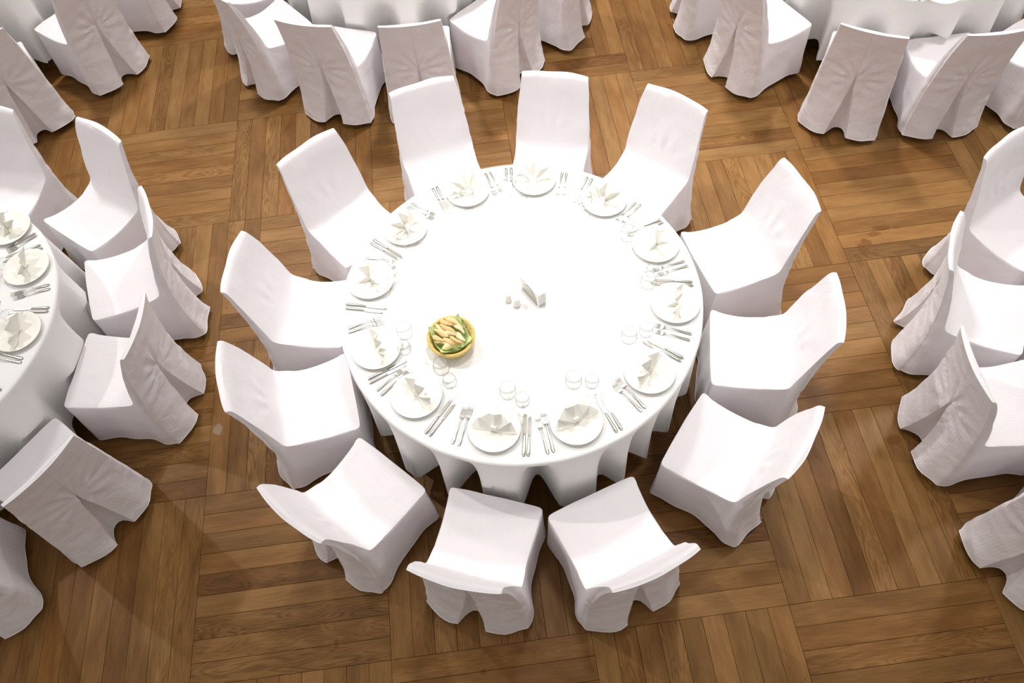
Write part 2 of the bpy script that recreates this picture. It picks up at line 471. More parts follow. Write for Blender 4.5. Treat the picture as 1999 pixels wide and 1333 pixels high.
    # sides
    for sd in (-1, 1):
        ie = 0 if sd < 0 else n - 1
        tops = [Fr(sd, t) for t in T] + [Bk(ie, 1.0)]
        K = len(tops)
        e0, e1 = Bk(ie, 0), Bk(ie, 1.0)
        def Sd(j, k):
            v = vs[k]
            if j == K - 1: return Bk(ie, v)
            if j == 0: return Fs(ie, k)
            if j <= NSEAT:
                u = j / NSEAT; yb = lerp(.214, -.175, u)
            else:
                u = 1 + (j - NSEAT) / (K - 1 - NSEAT); yb = lerp(-.175, e0.y, u - 1)
            g = (.214 - yb) / (.214 - e0.y)
            xb = .241 - .020 * math.sin(PI * clamp(g / .8)) + .014 * math.exp(-((g - .87) / .10) ** 2) + .020 * g
            xb += .006 * math.sin(9 * g + ph[4 + (sd > 0)]) * math.sin(PI * g)
            xb = abs(e0.x) if False else xb
            zb = HEMZ + .004 + (e0.z - HEMZ - .004) * g + .012 * math.sin(PI * g) ** 2
            p = Vector((sd * xb, yb, zb)).lerp(tops[j], v)
            if j > NSEAT:
                kk = (u - 1) ** 2
                c = Bk(ie, v) - e0.lerp(e1, v)
                p += c * kk
            else:
                p.x -= sd * .010 * math.sin(PI * v) * math.sin(PI * u)
            return p
        grid(Sd, K, NV, 1, lambda j, k: (j * .03 + .5, vs[k] * .45), sd > 0)
    pleat = set()
    for i in (4, 5, 9, 10):
        for j in range(NV - 1):
            if lerp(HEMZ, .897, vs[j + 1]) < .56:
                a, b = Bk(i, vs[j]), Bk(i, vs[j + 1])
                ka, kb = [(round(q.x, 5), round(q.y, 5), round(q.z, 5)) for q in (a, b)]
                pleat.add(frozenset((idx[ka], idx[kb])))
    me = bpy.data.meshes.new('cover_all')
    me.from_pydata([tuple(v) for v in V], [], Fc)
    me.polygons.foreach_set('material_index', R)
    ul = me.uv_layers.new(name='UVMap')
    li = 0
    for uvs in UV:
        for u in uvs:
            ul.data[li].uv = u; li += 1
    me.update()
    bm = bmesh.new(); bm.from_mesh(me)
    cl = bm.edges.layers.float.new('crease_edge')
    for e in bm.edges:
        regs = {f.material_index for f in e.link_faces}
        mid = (e.verts[0].co + e.verts[1].co) / 2
        if len(regs) > 1:
            if mid.z > .44: e[cl] = .80 if (0 in regs) else .55
            elif 2 in regs: e[cl] = 0
        elif frozenset(v.index for v in e.verts) in pleat: e[cl] = .9
    bmesh.ops.recalc_face_normals(bm, faces=bm.faces)
    bm.to_mesh(me); bm.free()
    for m_ in range(3): me.materials.append(M_CHAIR)
    tmp = bpy.data.objects.new('tmp', me); COL.objects.link(tmp)
    sub = tmp.modifiers.new('s', 'SUBSURF'); sub.levels = 1; sub.render_levels = 1
    dg = bpy.context.evaluated_depsgraph_get()
    ev = bpy.data.meshes.new_from_object(tmp.evaluated_get(dg))
    bpy.data.objects.remove(tmp)
    # soft wrinkles: pulled folds around the pleat, gentle sag elsewhere
    ev.update()
    co = [v.co.copy() for v in ev.vertices]; no = [v.normal.copy() for v in ev.vertices]
    for v in ev.vertices:
        p = co[v.index]; d = .005 * noise.noise(p * 8 + Vector((seed * 3.1, 0, 0)))
        if p.y < -.23:
            r = math.hypot(p.x, p.z - .5)
            if r > .02:
                a = math.atan2(p.z - .5, p.x)
                d += .006 * math.sin(11 * a + ph[6]) * math.exp(-((r - .09) / .09) ** 2)
            d += .003 * noise.noise(Vector((p.x * 6, 0, p.z * 22 + seed)))
        if p.z < .43:
            d += .004 * math.sin(p.x * 38 + p.y * 31 + ph[7]) * clamp((.43 - p.z) / .3)
        v.co = p + no[v.index] * d
    ev.update()
    ev.polygons.foreach_set('use_smooth', [True] * len(ev.polygons))
    ev.set_sharp_from_angle(angle=math.radians(36))
    cn = [c.vector.copy() for c in ev.corner_normals]
    parts = []
    for reg, nm in ((0, 'seat_cover'), (1, 'skirt'), (2, 'back_panel')):
        mp = {}; vv = []; ff = []; nn = []; uu = []
        src = ev.uv_layers[0].data
        for poly in ev.polygons:
            if poly.material_index != reg: continue
            f = []
            for li in poly.loop_indices:
                vi = ev.loops[li].vertex_index
                if vi not in mp:
                    mp[vi] = len(vv); vv.append(ev.vertices[vi].co.copy())
                f.append(mp[vi]); nn.append(cn[li]); uu.append(tuple(src[li].uv))
            ff.append(f)
        pm = bpy.data.meshes.new(nm); pm.from_pydata([tuple(v) for v in vv], [], ff)
        l = pm.uv_layers.new(name='UVMap')
        for k, u in enumerate(uu): l.data[k].uv = u
        pm.polygons.foreach_set('use_smooth', [True] * len(pm.polygons))
        pm.materials.append(M_CHAIRBACK if reg == 2 else M_CHAIR); pm.update()
        pm.normals_split_custom_set(nn)
        parts.append((nm, pm))
    # seam line along the top of the back, taken from the finished surface
    em = {}
    for poly in ev.polygons:
        for ek in poly.edge_keys: em.setdefault(ek, set()).add(poly.material_index)
    rv = {v for ek, ms in em.items() if ms == {0, 2} for v in ek}
    ridge = sorted((ev.vertices[v].co.copy() for v in rv), key=lambda q: q.x)
    # hem loop
    bm = bmesh.new(); bm.from_mesh(ev)
    be = [e for e in bm.edges if len(e.link_faces) == 1]
    adj = {}
    for e in be:
        a, b = e.verts
        adj.setdefault(a.index, []).append(b.index); adj.setdefault(b.index, []).append(a.index)
    bm.verts.ensure_lookup_table()
    start = next(iter(adj)); loop = [start]; prev = None; cur = start
    while True:
        nx = [q for q in adj[cur] if q != prev]
        if not nx or nx[0] == start: break
        prev, cur = cur, nx[0]; loop.append(cur)
        if len(loop) > 5000: break
    hem = [bm.verts[i].co.copy() for i in loop]
    bm.free()
    parts.append(('hem', tube('hem', hem, .0019, 5, M_HEM, True)))
    parts.append(('piping', tube('piping', ridge, .0022, 5, M_HEM)))
    return parts
def leg_mesh(sx, sy):
    p0 = Vector((sx * (.205 if sy > 0 else .214), sy, 0.008)); p1 = Vector((sx * .185, sy * .8, .42))
    return tube('leg', [p0.lerp(p1, i / 4) for i in range(5)], lambda t: lerp(.0095, .014, t), 10, M_LEG)
LEGS = [leg_mesh(-1, .175), leg_mesh(1, .175), leg_mesh(-1, -.252), leg_mesh(1, -.252)]
GLIDES = [lathe('glide', [(.0001, 0), (.0102, 0), (.0102, .010), (.0001, .010)], 10, M_GLIDE) for _ in range(1)]
protos = []
for s in range(4):
    root = empty('chair')
    for nm, me in build_cover(s + 1): link(nm, me, None, root)
    for me, (lx, ly) in zip(LEGS, ((-.205, .175), (.205, .175), (-.214, -.252), (.214, -.252))):
        lg = link('leg', me, None, root)
        g = link('glide', GLIDES[0], None, lg); g.location = (lx, ly, 0)
    protos.append([root, False])
CHAIRS = []
def chair(x, y, deg, label, group):
    CHAIRS.append((x, y, deg))
    pr = random.choice(protos)
    if not pr[1]: o = pr[0]; pr[1] = True
    else: o = copy_tree(pr[0])
    o.location = (x, y, 0); o.rotation_euler = (0, 0, math.radians(deg))
    return tag(o, label, 'chair', group)

CLOCK = ['half-past-eleven', 'half-past-twelve', 'half-past-one', 'half-past-two', 'half-past-three', 'half-past-four',
         'half-past-five', 'half-past-six', 'half-past-seven', 'half-past-eight', 'half-past-nine', 'half-past-ten']
CENTRAL = [(-.324, 1.210, 192.2), (.309, 1.159, 162.7), (.839, .924, 134.9), (1.240, .331, 101.1), (1.176, -.309, 76.2), (.875, -.833, 50.0),
           (.268, -1.186, 18.0), (-.322, -1.126, 338.2), (-.888, -.826, 314.2), (-1.133, -.269, 279.1), (-1.135, .303, 258.3), (-.889, .870, 216.3)]
for (x, y, a), ck in zip(CENTRAL, CLOCK):
    chair(x, y, a, 'white skirted chair at the %s place of the central round table' % ck, 'chairs around the central table')
LT = (-3.387, .321); TMT = (-.5, 3.65); TRT = (3.15, 2.80); RT_ = (3.54, -.88); TLT = (-3.99, 3.94)
def polar(c, r, deg): return (c[0] + r * math.cos(math.radians(deg)), c[1] + r * math.sin(math.radians(deg)), deg + 90)
GL = 'chairs around the left table'
for (x, y, a), lb in (
    ((-3.176, 1.498, 164.2), 'white skirted chair cut by the left frame edge, topmost at the left table'),
    ((-2.555, 1.250, 138.6), 'white skirted chair with upright back facing camera, second from top at the left table'),
    ((-2.292, .710, 105.3), 'white skirted chair seen edge-on from its side, third from top at the left table'),
    ((-2.268, .090, 82.0), 'white skirted chair with back turned to the right, fourth from top at the left table'),
    ((-2.529, -.476, 50.0), 'white skirted chair with shaded pleated back, fifth from top at the left table'),
    (polar(LT, 1.26, -72), 'white skirted chair mostly outside the left frame edge, lowest at the left table')):
    chair(x, y, a, lb, GL)
G2 = 'chairs around the top left table'
for (x, y, a), lb in (
    ((-3.475, 2.803, 28.9), 'white skirted chair with pleated back, lowest of the three in the top left corner'),
    ((-2.996, 3.267, 50.5), 'white skirted chair with deep back pleat, middle of the three in the top left corner'),
    (polar(TLT, 1.22, -4), 'white skirted chair showing only its skirt, rightmost in the top left group')):
    chair(x, y, a, lb, G2)
G3 = 'chairs around the top middle table'
for (x, y, a), lb in (
    (polar(TMT, 1.2, -172), 'white skirted chair with a sliver of seat, leftmost at the top middle table'),
    ((-1.475, 2.938, 305.0), 'white skirted chair turned sideways, second from left at the top middle table'),
    ((-1.005, 2.583, 338.4), 'white skirted chair with fully visible pleated back, third from left at the top middle table'),
    ((-.430, 2.466, 358.6), 'white skirted chair seen squarely from behind, partly hidden by a chair of the central table'),
    ((.118, 2.720, 40.1), 'white skirted chair facing upper left, fifth from left at the top middle table'),
    (polar(TMT, 1.2, -27), 'white skirted chair cut by the top edge, second from right at the top middle table'),
    (polar(TMT, 1.2, 2), 'white skirted chair showing only a skirt corner, rightmost at the top middle table')):
    chair(x, y, a, lb, G3)
G4 = 'chairs around the top right table'
for (x, y, a), lb in (
    (polar(TRT, 1.25, 144), 'white skirted chair showing only a skirt corner, leftmost at the top right table'),
    (polar(TRT, 1.25, 174), 'white skirted chair cut by the top edge, second from left at the top right table'),
    ((2.055, 2.320, 293.2), 'white skirted chair turned sideways with bright seat, third from left at the top right table'),
    ((2.548, 1.805, 329.2), 'white skirted chair with tilted pleated back, fourth from left at the top right table'),
    ((3.100, 1.710, 359.1), 'white skirted chair seen from behind near the right edge at the top right table'),
    (polar(TRT, 1.2, -63), 'white skirted chair cut by the right edge at the top right table')):
    chair(x, y, a, lb, G4)
G5 = 'chairs along the right edge'
for (x, y, a), lb in (
    ((2.911, .218, 209.5), 'white skirted chair facing the camera, topmost of the four along the right edge'),
    ((2.495, -.259, 239.7), 'white skirted chair seen edge-on, second from top along the right edge'),
    ((2.346, -.806, 266.1), 'white skirted chair with pleated back and flared corners, third from top along the right edge'),
    (polar(RT_, 1.22, 206), 'white skirted chair showing only its skirt, lowest of the four along the right edge')):
    chair(x, y, a, lb, G5)

# ------------------------------------------------------------------ tables and cloths
TZ = .765; TR = .937
def round_table(cx, cy, label):
    t = empty('round_table', (cx, cy, 0))
    link('tabletop', lathe('tabletop', [(.0001, .725), (TR - .02, .725), (TR - .012, .73), (TR - .012, .752), (TR - .02, .757), (.0001, .757)], 64, M_TABLEWOOD), None, t)
    link('rim_rail', lathe('rim_rail', [(.66, .66), (.68, .66), (.68, .725), (.66, .725), (.66, .66)], 48, M_TABLEWOOD), None, t)
    for k in range(4):
        a = PI / 4 + k * PI / 2 + .1
        p0 = Vector((.70 * math.cos(a), .70 * math.sin(a), 0)); p1 = Vector((.60 * math.cos(a), .60 * math.sin(a), .70))
        link('leg', tube('leg', [p0.lerp(p1, i / 3) for i in range(4)], .022, 10, M_TABLEWOOD), None, t)
    tag(t, label, 'table', 'round banquet tables')
def cloth_mesh(seed, centre, valleys=None, hem=.20, full=.014):
    """valleys: list of (angle in degrees, half width in degrees, depth)"""
    rnd = random.Random(seed)
    if valleys is None:
        valleys = []; a = rnd.uniform(0, 12)
        while a < 352:
            w = rnd.uniform(5, 8); valleys.append((a, w, rnd.uniform(.07, .13))); a += rnd.uniform(17, 25)
    near_ch = [(x - centre[0], y - centre[1], math.radians(d)) for x, y, d in CHAIRS if math.hypot(x - centre[0], y - centre[1]) < 1.6]
    NA, top = 360, []
    rad = [0.0001] + [TR * k / 14 for k in range(1, 14)] + [TR - .018]
    V, F, UV = [], [], []
    ph = rnd.uniform(0, 6)
    def fold(deg):
        f = 0.0
        for a, w, d in valleys:
            x = (deg - a + 180) % 360 - 180
            if abs(x) < w * 2.2: f = max(f, d * (0.5 + 0.5 * math.cos(PI * clamp(abs(x) / (w * 1.2)))) ** .8)
        return f
    FD = [fold(k) for k in range(NA)]
    rows = [('t', r) for r in rad] + [('c', k / 4) for k in range(1, 5)] + [('d', (k / 16) ** 1.15) for k in range(1, 17)]
    for kind, q in rows:
        for k in range(NA):
            a = 2 * PI * k / NA; f = FD[k]
            if kind == 't': r, z = q, TZ + (.0 if q < .85 else .0)
            elif kind == 'c':
                w = q * PI / 2; r = TR - .018 + .018 * math.sin(w); z = TZ - .018 + .018 * math.cos(w)
                r -= f * .02 * q
            else:
                z = TZ - .018 - (TZ - .018 - hem) * q
                open_ = clamp(q / .42) ** 1.2
                ridge = full * q
                r = TR + ridge * (1 - clamp(f / .05)) - f * open_ * (1.05) - .004
                r += .004 * math.sin(5 * a + ph) * q
                z += .012 * math.sin(3 * a + ph) * q + .03 * q * clamp(f / .12)
                if z < .47:
                    for x_, y_, d_ in near_ch:
                        for _ in range(30):
                            dx, dy = r * math.cos(a) - x_, r * math.sin(a) - y_
                            lx, ly = dx * math.cos(d_) + dy * math.sin(d_), -dx * math.sin(d_) + dy * math.cos(d_)
                            if abs(lx) < .272 and -.3 < ly < .238: r -= .006
                            else: break
            V.append((r * math.cos(a), r * math.sin(a), z)); UV.append((r * math.cos(a) + (TZ - z) * math.cos(a), r * math.sin(a) + (TZ - z) * math.sin(a)))
    for i in range(len(rows) - 1):
        for k in range(NA):
            F.append((i * NA + k, (i * NA + (k + 1) % NA), (i + 1) * NA + (k + 1) % NA, (i + 1) * NA + k))
    F = [tuple(reversed(f)) for f in F]
    return mesh_from('tablecloth', V, F, M_TCLOTH, True, UV)
CV = [(-147, 7, .11), (-128, 5, .12), (-115, 5, .15), (-92, 5.5, .16), (-70, 4, .08), (-58, 5, .11), (-47, 6, .10), (-33, 7, .1), (-15, 7, .1), (4, 8, .1), (25, 8, .1),
      (47, 8, .1), (70, 8, .1), (95, 8, .1), (118, 8, .1), (140, 8, .1), (160, 8, .1), (180, 8, .1), (198, 7, .09)]
round_table(0, 0, 'round table in the centre, its frame hidden under the white cloth')
tag(link('tablecloth', cloth_mesh(3, (0, 0), CV)), 'white cloth draped over the central round table', 'tablecloth', 'white tablecloths')
for c, sd, tl, cl in ((LT, 11, 'round table cut by the left frame edge, hidden under its cloth', 'white cloth draped over the table at the left frame edge'),
                      (TLT, 12, 'round table in the top left corner, hidden under its cloth', 'white cloth hanging in the top left corner behind two chairs'),
                      (TMT, 13, 'round table at the top middle edge, hidden under its cloth', 'white cloth hanging at the top middle edge'),
                      (TRT, 14, 'round table in the top right corner, hidden under its cloth', 'white cloth hanging in the top right corner'),
                      (RT_, 15, 'round table just beyond the right frame edge under its cloth', 'white cloth on the table just beyond the right frame edge')):
    round_table(c[0], c[1], tl)
    o = link('tablecloth', cloth_mesh(sd, c, None, .17, .055)); o.location = (c[0], c[1], 0)
    tag(o, cl, 'tablecloth', 'white tablecloths')

# ------------------------------------------------------------------ tableware
PLATE = lathe('plate', [(.0001, .004), (.070, .004), (.074, .0), (.080, .0), (.082, .005), (.100, .012), (.1235, .0185), (.125, .0195), (.1245, .0207), (.122, .0207),
                        (.100, .0150), (.085, .0085), (.078, .0070), (.0001, .0066)], 56, M_PORC)
RIM = lathe('rim_band', [(.1185, .0199), (.1235, .0212), (.1252, .0203), (.1235, .0199)], 56, M_PORC)
def napkin_mesh(seed, lean):
    """accordion fan standing on its spread foot, leaning back along local y"""
    rnd = random.Random(seed)
    V, F = [], []
    nf, rows = 9, 7
    rr = [rnd.uniform(.94, 1.05) for _ in range(nf)]; da = [rnd.uniform(-.08, .08) for _ in range(nf)]
    for lay in range(2):
        base = len(V)
        for i in range(nf):
            ph = PI * (.055 + .89 * i / (nf - 1)) + (da[i] if 0 < i < nf - 1 else 0)
            sgn = 1 if i % 2 else -1
            R = (.116 if i % 2 == 0 else .094) * rr[i]
            for j in range(rows):
                q = j / (rows - 1); r = .006 + (R - .006) * q
                amp = .019 * q * sgn * (1 if i not in (0, nf - 1) else .4)
                h = max(0.0, r * math.sin(ph))
                V.append((r * math.cos(ph), amp * math.cos(lean) + h * math.sin(lean) + lay * .0012, h * math.cos(lean) * .95 + .002))
        for i in range(nf - 1):
            for j in range(rows - 1):
                a = base + i * rows + j
                f = (a, a + rows, a + rows + 1, a + 1)
                F.append(f if lay == 0 else tuple(reversed(f)))
    n = nf * rows
    for i in range(nf - 1):
        a = i * rows + rows - 1; F.append((a, a + rows, a + rows + n, a + n))
    return mesh_from('fan', V, F, M_NAP, False)
def flap_mesh():
    """folded tail that props the fan up"""
    V = [(-.016, .004, .0), (.016, .004, .0), (.028, .052, .0), (-.028, .052, .0), (-.010, .002, .045), (.010, .002, .045), (.022, .046, .004), (-.022, .046, .004)]
    F = [(0, 1, 2, 3), (4, 5, 6, 7), (0, 4, 7, 3), (1, 5, 6, 2), (0, 1, 5, 4), (3, 2, 6, 7)]
    return mesh_from('tail', V, F, M_NAP, False)
FANS = {(k, l): napkin_mesh(k, l * .26) for k in range(4) for l in (-2, -1, 0, 1, 2)}; FLAP = flap_mesh()
def knife_meshes():
    V, F = [], []
    L_ = .105; st = [(0, .004), (.004, .0075), (.02, .0085), (.06, .0065), (.098, .0055), (.105, .0042)]
    hv = []
    for y, w in st:
        for k in range(8):
            a = 2 * PI * k / 8; hv.append((w * math.cos(a), y, .0045 + .0042 * math.sin(a) * (w / .0085) ** .5))
    hf = [(i * 8 + k, i * 8 + (k + 1) % 8, (i + 1) * 8 + (k + 1) % 8, (i + 1) * 8 + k) for i in range(len(st) - 1) for k in range(8)]
    hf += [tuple(range(8)), tuple(reversed([(len(st) - 1) * 8 + k for k in range(8)]))]
    handle = mesh_from('handle', hv, hf, M_STEEL)
    bs = [(.103, -.0045, .0045), (.115, -.0070, .0065), (.14, -.0090, .0070), (.17, -.0095, .0066), (.193, -.0078, .0058), (.204, -.0045, .0052), (.210, .0005, .0040)]
    bv = []
    for y, a, b in bs: bv += [(a, y, .0032), (b, y, .0032), (b, y, .0052), (a, y, .0042)]
    bf = [(i * 4 + k, i * 4 + (k + 1) % 4, i * 4 + 4 + (k + 1) % 4, i * 4 + 4 + k) for i in range(len(bs) - 1) for k in range(4)]
    bf += [(3, 2, 1, 0), tuple((len(bs) - 1) * 4 + k for k in range(4))]
    blade = mesh_from('blade', bv, bf, M_STEEL, False)
    return handle, blade
def fork_meshes():
    st = [(0, .003, .003), (.004, .0072, .003), (.02, .0085, .0034), (.05, .0055, .006), (.10, .0034, .011), (.128, .0034, .010), (.136, .006, .007)]
    hv = []
    for y, w, z in st:
        for k in range(8):
            a = 2 * PI * k / 8; hv.append((w * math.cos(a), y, z + .0016 * math.sin(a)))
    hf = [(i * 8 + k, i * 8 + (k + 1) % 8, (i + 1) * 8 + (k + 1) % 8, (i + 1) * 8 + k) for i in range(len(st) - 1) for k in range(8)]
    hf += [tuple(range(8)), tuple(reversed([(len(st) - 1) * 8 + k for k in range(8)]))]
    handle = mesh_from('handle', hv, hf, M_STEEL)
    V = []; F = []
    def slab(rows):
        n0 = len(V)
        for y, x0, x1, z in rows: V.extend([(x0, y, z), (x1, y, z), (x1, y, z + .0016), (x0, y, z + .0016)])
        for i in range(len(rows) - 1):
            for k in range(4): F.append((n0 + i * 4 + k, n0 + i * 4 + (k + 1) % 4, n0 + i * 4 + 4 + (k + 1) % 4, n0 + i * 4 + 4 + k))
        F.append((n0 + 3, n0 + 2, n0 + 1, n0)); F.append(tuple(n0 + (len(rows) - 1) * 4 + k for k in range(4)))
    slab([(.134, -.006, .006, .006), (.142, -.0115, .0115, .0035), (.154, -.0125, .0125, .0018)])
    for t in range(4):
        x = -.0125 + t * .0071
        slab([(.154, x, x + .0042, .0018), (.175, x + .0003, x + .0037, .0022), (.195, x + .0012, x + .0026, .0065)])
    head = mesh_from('tines', V, F, M_STEEL, False)
    return handle, head
KH, KB = knife_meshes(); FH, FT = fork_meshes()
def goblet(h, r, foot):
    stem0 = h * .46
    ft = lathe('foot', [(foot, .0008), (foot, .0018), (foot * .6, .0036), (.006, .009)], 28, M_GLASS)
    sm = lathe('stem', [(.006, .009), (.0042, .02), (.0036, stem0 * .6), (.0046, stem0 * .92), (.008, stem0)], 14, M_GLASS)
    pr = [(.008, stem0), (r * .62, stem0 + .008), (r * .92, stem0 + .022), (r, stem0 + .04), (r * .97, stem0 + (h - stem0) * .7), (r * .80, h), (r * .77, h),
          (r * .94, stem0 + (h - stem0) * .7), (r * .965, stem0 + .04), (r * .88, stem0 + .0235), (r * .58, stem0 + .0105), (.0001, stem0 + .006)]
    bw = lathe('bowl', pr, 28, M_GLASS)
    return ft, sm, bw
BIG = goblet(.175, .040, .034); SMALL = goblet(.155, .034, .031)

def put(name, meshes, loc, rz, label, cat, group):
    o = empty(name, loc, rz)
    for m_ in meshes: link(m_.name.split('.')[0], m_, None, o)
    return tag(o, label, cat, group)
def unproject(px, z):
    d = FWD + RT * ((px[0] - 999.5) / 1557.12) + DN * ((px[1] - 666.5) / 1557.12)
    t = (z - CAM_POS.z) / d.z
    return CAM_POS + d * t
def cutlery(kind, hx, tx, label, group):
    """measured handle end and tip on the table"""
    a, b = unproject(hx, TZ + .004), unproject(tx, TZ + .004)
    dv = b - a; ang = math.atan2(dv.y, dv.x) - PI / 2
    ln = .21 if kind == 'table_knife' else .195
    mid = (a + b) / 2; u = Vector((-math.sin(ang), math.cos(ang), 0))
    s = clamp(dv.length / ln, .9, 1.05)
    base = mid - u * (ln * s / 2)
    o = put(kind, (KH, KB) if kind == 'table_knife' else (FH, FT), (base.x, base.y, TZ), ang, label, 'knife' if kind == 'table_knife' else 'fork', group)
    o.scale = (s, s, s)
    return o
# place settings in clock order: plate centre, then fork pair and knife pair as (handle end, tip); the one nearer the plate second
SET = [
 ((913, 372), [((956, 336), (978, 374)), ((947, 337), (968, 382))], [((844, 367), (870, 415)), ((852, 364), (879, 416))]),
 ((1043, 350), [((1106, 336), (1100, 382)), ((1098, 335), (1088, 382))], [((988, 328), (989, 380)), ((998, 327), (998, 384))]),
 ((1180, 390), [((1250, 399), (1216, 434)), ((1242, 394), (1203, 431))], [((1147, 345), (1121, 394)), ((1156, 348), (1131, 398))]),
 ((1280, 477), [((1344, 518), (1284, 537)), ((1338, 509), (1273, 528))], [((1290, 428), (1227, 453)), ((1295, 433), (1226, 460))]),
 ((1318, 592), [((1348, 664), (1275, 645)), ((1351, 652), (1274, 633))], [((1352, 550), (1276, 546)), ((1354, 557), (1271, 553))]),
 ((1268, 725), [((1253, 803), (1197, 749)), ((1261, 797), (1203, 738))], [((1335, 699), (1263, 662)), ((1330, 705), (1254, 665))]),
 ((1125, 822), [((1070, 886), (1049, 816)), ((1081, 883), (1060, 806))], [((1214, 839), (1174, 772)), ((1204, 843), (1162, 770))]),
 ((965, 836), [((883, 866), (908, 795)), ((895, 870), (920, 794))], [((1031, 890), (1035, 812)), ((1022, 890), (1025, 807))]),
 ((813, 772), [((735, 763), (790, 718)), ((743, 772), (803, 720))], [((838, 851), (888, 788)), ((830, 846), (882, 779))]),
 ((735, 680), [((679, 641), (746, 619)), ((679, 649), (752, 627))], [((721, 748), (792, 712)), ((718, 740), (793, 704))]),
 ((724, 547), [((711, 503), (772, 510)), ((708, 510), (774, 522))], [((674, 601), (747, 610)), ((675, 593), (755, 602))]),
 ((792, 445), [((801, 396), (850, 420)), ((794, 403), (848, 428))], [((723, 474), (777, 506)), ((728, 467), (787, 504))]),
]
def setting(plate_px, forks, knives, where, centre, gsfx, seed, glasses=True):
    p = unproject(plate_px, TZ + .012); p.z = TZ
    ang = math.atan2(p.y - centre[1], p.x - centre[0])
    rz = ang + PI / 2                      # local y points to the table centre
    rnd = random.Random(seed)
    put('dinner_plate', (PLATE, RIM), p, rz, 'cream dinner plate at the %s' % where, 'plate', 'dinner plates ' + gsfx)
    nz = rz + rnd.uniform(-.16, .16)
    u = Vector((-math.sin(rz), math.cos(rz), 0)); s = Vector((math.cos(rz), math.sin(rz), 0))
    q = p + u * (rnd.uniform(-.008, .004) - .012 * u.y); q.z = TZ + .0078
    put('folded_napkin', (FANS[(seed % 4, round(2 * u.y))], FLAP), q, nz, 'ivory fan-folded napkin standing on the plate at the %s' % where, 'napkin', 'folded napkins ' + gsfx)
    for k, (h, t) in enumerate(forks):
        cutlery('table_fork', h, t, 'steel fork %s the plate at the %s' % (('farther from', 'next to')[k] , where), 'forks ' + gsfx)
    for k, (h, t) in enumerate(knives):
        cutlery('table_knife', h, t, 'steel knife %s the plate at the %s' % (('farther from', 'next to')[k], where), 'knives ' + gsfx)
    if glasses:
        for m_, dx, dy, nm in ((BIG, .045, .150, 'larger'), (SMALL, .122, .118, 'smaller')):
            g = p + s * (dx + rnd.uniform(-.008, .008)) + u * (dy + rnd.uniform(-.008, .008))
            put('wine_glass', m_, (g.x, g.y, TZ), rnd.uniform(0, 6), '%s clear stemmed glass behind the plate at the %s' % (nm, where), 'glass', 'wine glasses ' + gsfx)
for k, ((pp, fk, kn), ck) in enumerate(zip(SET, CLOCK)):
    setting(pp, fk, kn, ck + ' place of the central table', (0, 0), 'on the central table', k)
LSET = [((17, 446), [((66, 456), (15, 486)), ((68, 461), (20, 491))], [((0, 419), (-48, 440)), ((9, 417), (-40, 436))], 'upper place of the left table'),
        ((52, 522), [((97, 555), (20, 576)), ((98, 563), (26, 583))], [((79, 478), (10, 502)), ((83, 484), (5, 511))], 'middle place of the left table'),
        ((34, 648), [((46, 700), (-25, 686)), ((43, 707), (-30, 697))], [((96, 600), (24, 604)), ((94, 607), (16, 612))], 'lower place of the left table')]
for k, (pp, fk, kn, wh) in enumerate(LSET):
    setting(pp, fk, kn, wh, LT, 'on the left table', 20 + k)
# lowest knives peeking in at the left edge, and the plate rim at the top right table
cutlery('table_knife', (3, 762), (-60, 728), 'steel knife end at the left frame edge below the left table plates', 'knives on the left table')
a = unproject((1838, -14), TZ + .012)
put('dinner_plate', (PLATE, RIM), (a.x, a.y, TZ), 0, 'cream dinner plate just touching the top edge on the top right table', 'plate', 'dinner plates at the top')
cutlery('table_fork', (1796, 3), (1790, -40), 'steel fork end touching the top edge on the top right table', 'forks at the top')

# ------------------------------------------------------------------ centre of the table
# napkin holder of two half-round steel plates with a stack of paper napkins between
hc = Vector((.072, .0, TZ)); hdir = math.atan2(-.148, .08)
hold = empty('napkin_holder', hc, hdir)
def half_disc(name, y):
    V, F = [], []
    pts = [(-.062, .004)] + [(.062 * math.cos(PI - PI * k / 20), .004 + .085 * math.sin(PI * k / 20)) for k in range(1, 20)] + [(.062, .004)]
    for d in (0, .0015):
        for x, z in pts: V.append((x, y + d, z))
    n = len(pts)
    F.append(tuple(range(n))); F.append(tuple(reversed(range(n, 2 * n))))
    for k in range(n): F.append((k, (k + 1) % n, n + (k + 1) % n, n + k))
    return mesh_from(name, V, F, M_STEEL, False)
link('side_plate', half_disc('side_plate', -.026), None, hold); link('side_plate', half_disc('side_plate', .0245), None, hold)
link('base', box_mesh('base', -.062, .062, -.026, .026, 0, .004, M_STEEL, .001), None, hold)
tag(hold, 'steel napkin holder with half-round sides in the middle of the central table', 'napkin holder')
stack = empty('paper_napkins', hc + Vector((0, 0, .0046)), hdir)
for k in range(8):
    y0 = -.0235 + k * .0058
    link('napkin', box_mesh('napkin', -.080 + random.uniform(-.002, .002), .080 + random.uniform(-.002, .002), y0, y0 + .0054, 0, .092 + random.uniform(-.002, .002), M_PAPER, .001), None, stack)
tag(stack, 'stack of white paper napkins held upright in the steel holder', 'napkins')
for (x, y), nm in (((-.060, -.015), 'farther'), ((-.020, -.050), 'nearer')):
    sh = empty('shaker', (x, y, TZ))
    link('body', lathe('body', [(.0001, 0), (.016, 0), (.0185, .006), (.017, .03), (.0155, .042)], 24, M_SHAKER), None, sh)
    link('cap', lathe('cap', [(.0165, .042), (.0175, .046), (.0175, .054), (.013, .060), (.0001, .062)], 24, M_SHAKERTOP), None, sh)
    link('holes', lathe('holes', [(.0001, .0622), (.002, .0622), (.002, .0612)], 8, M_GLIDE), None, sh)
    tag(sh, 'small white shaker beside the napkin holder, the %s of two' % nm, 'shaker', 'salt and pepper shakers')

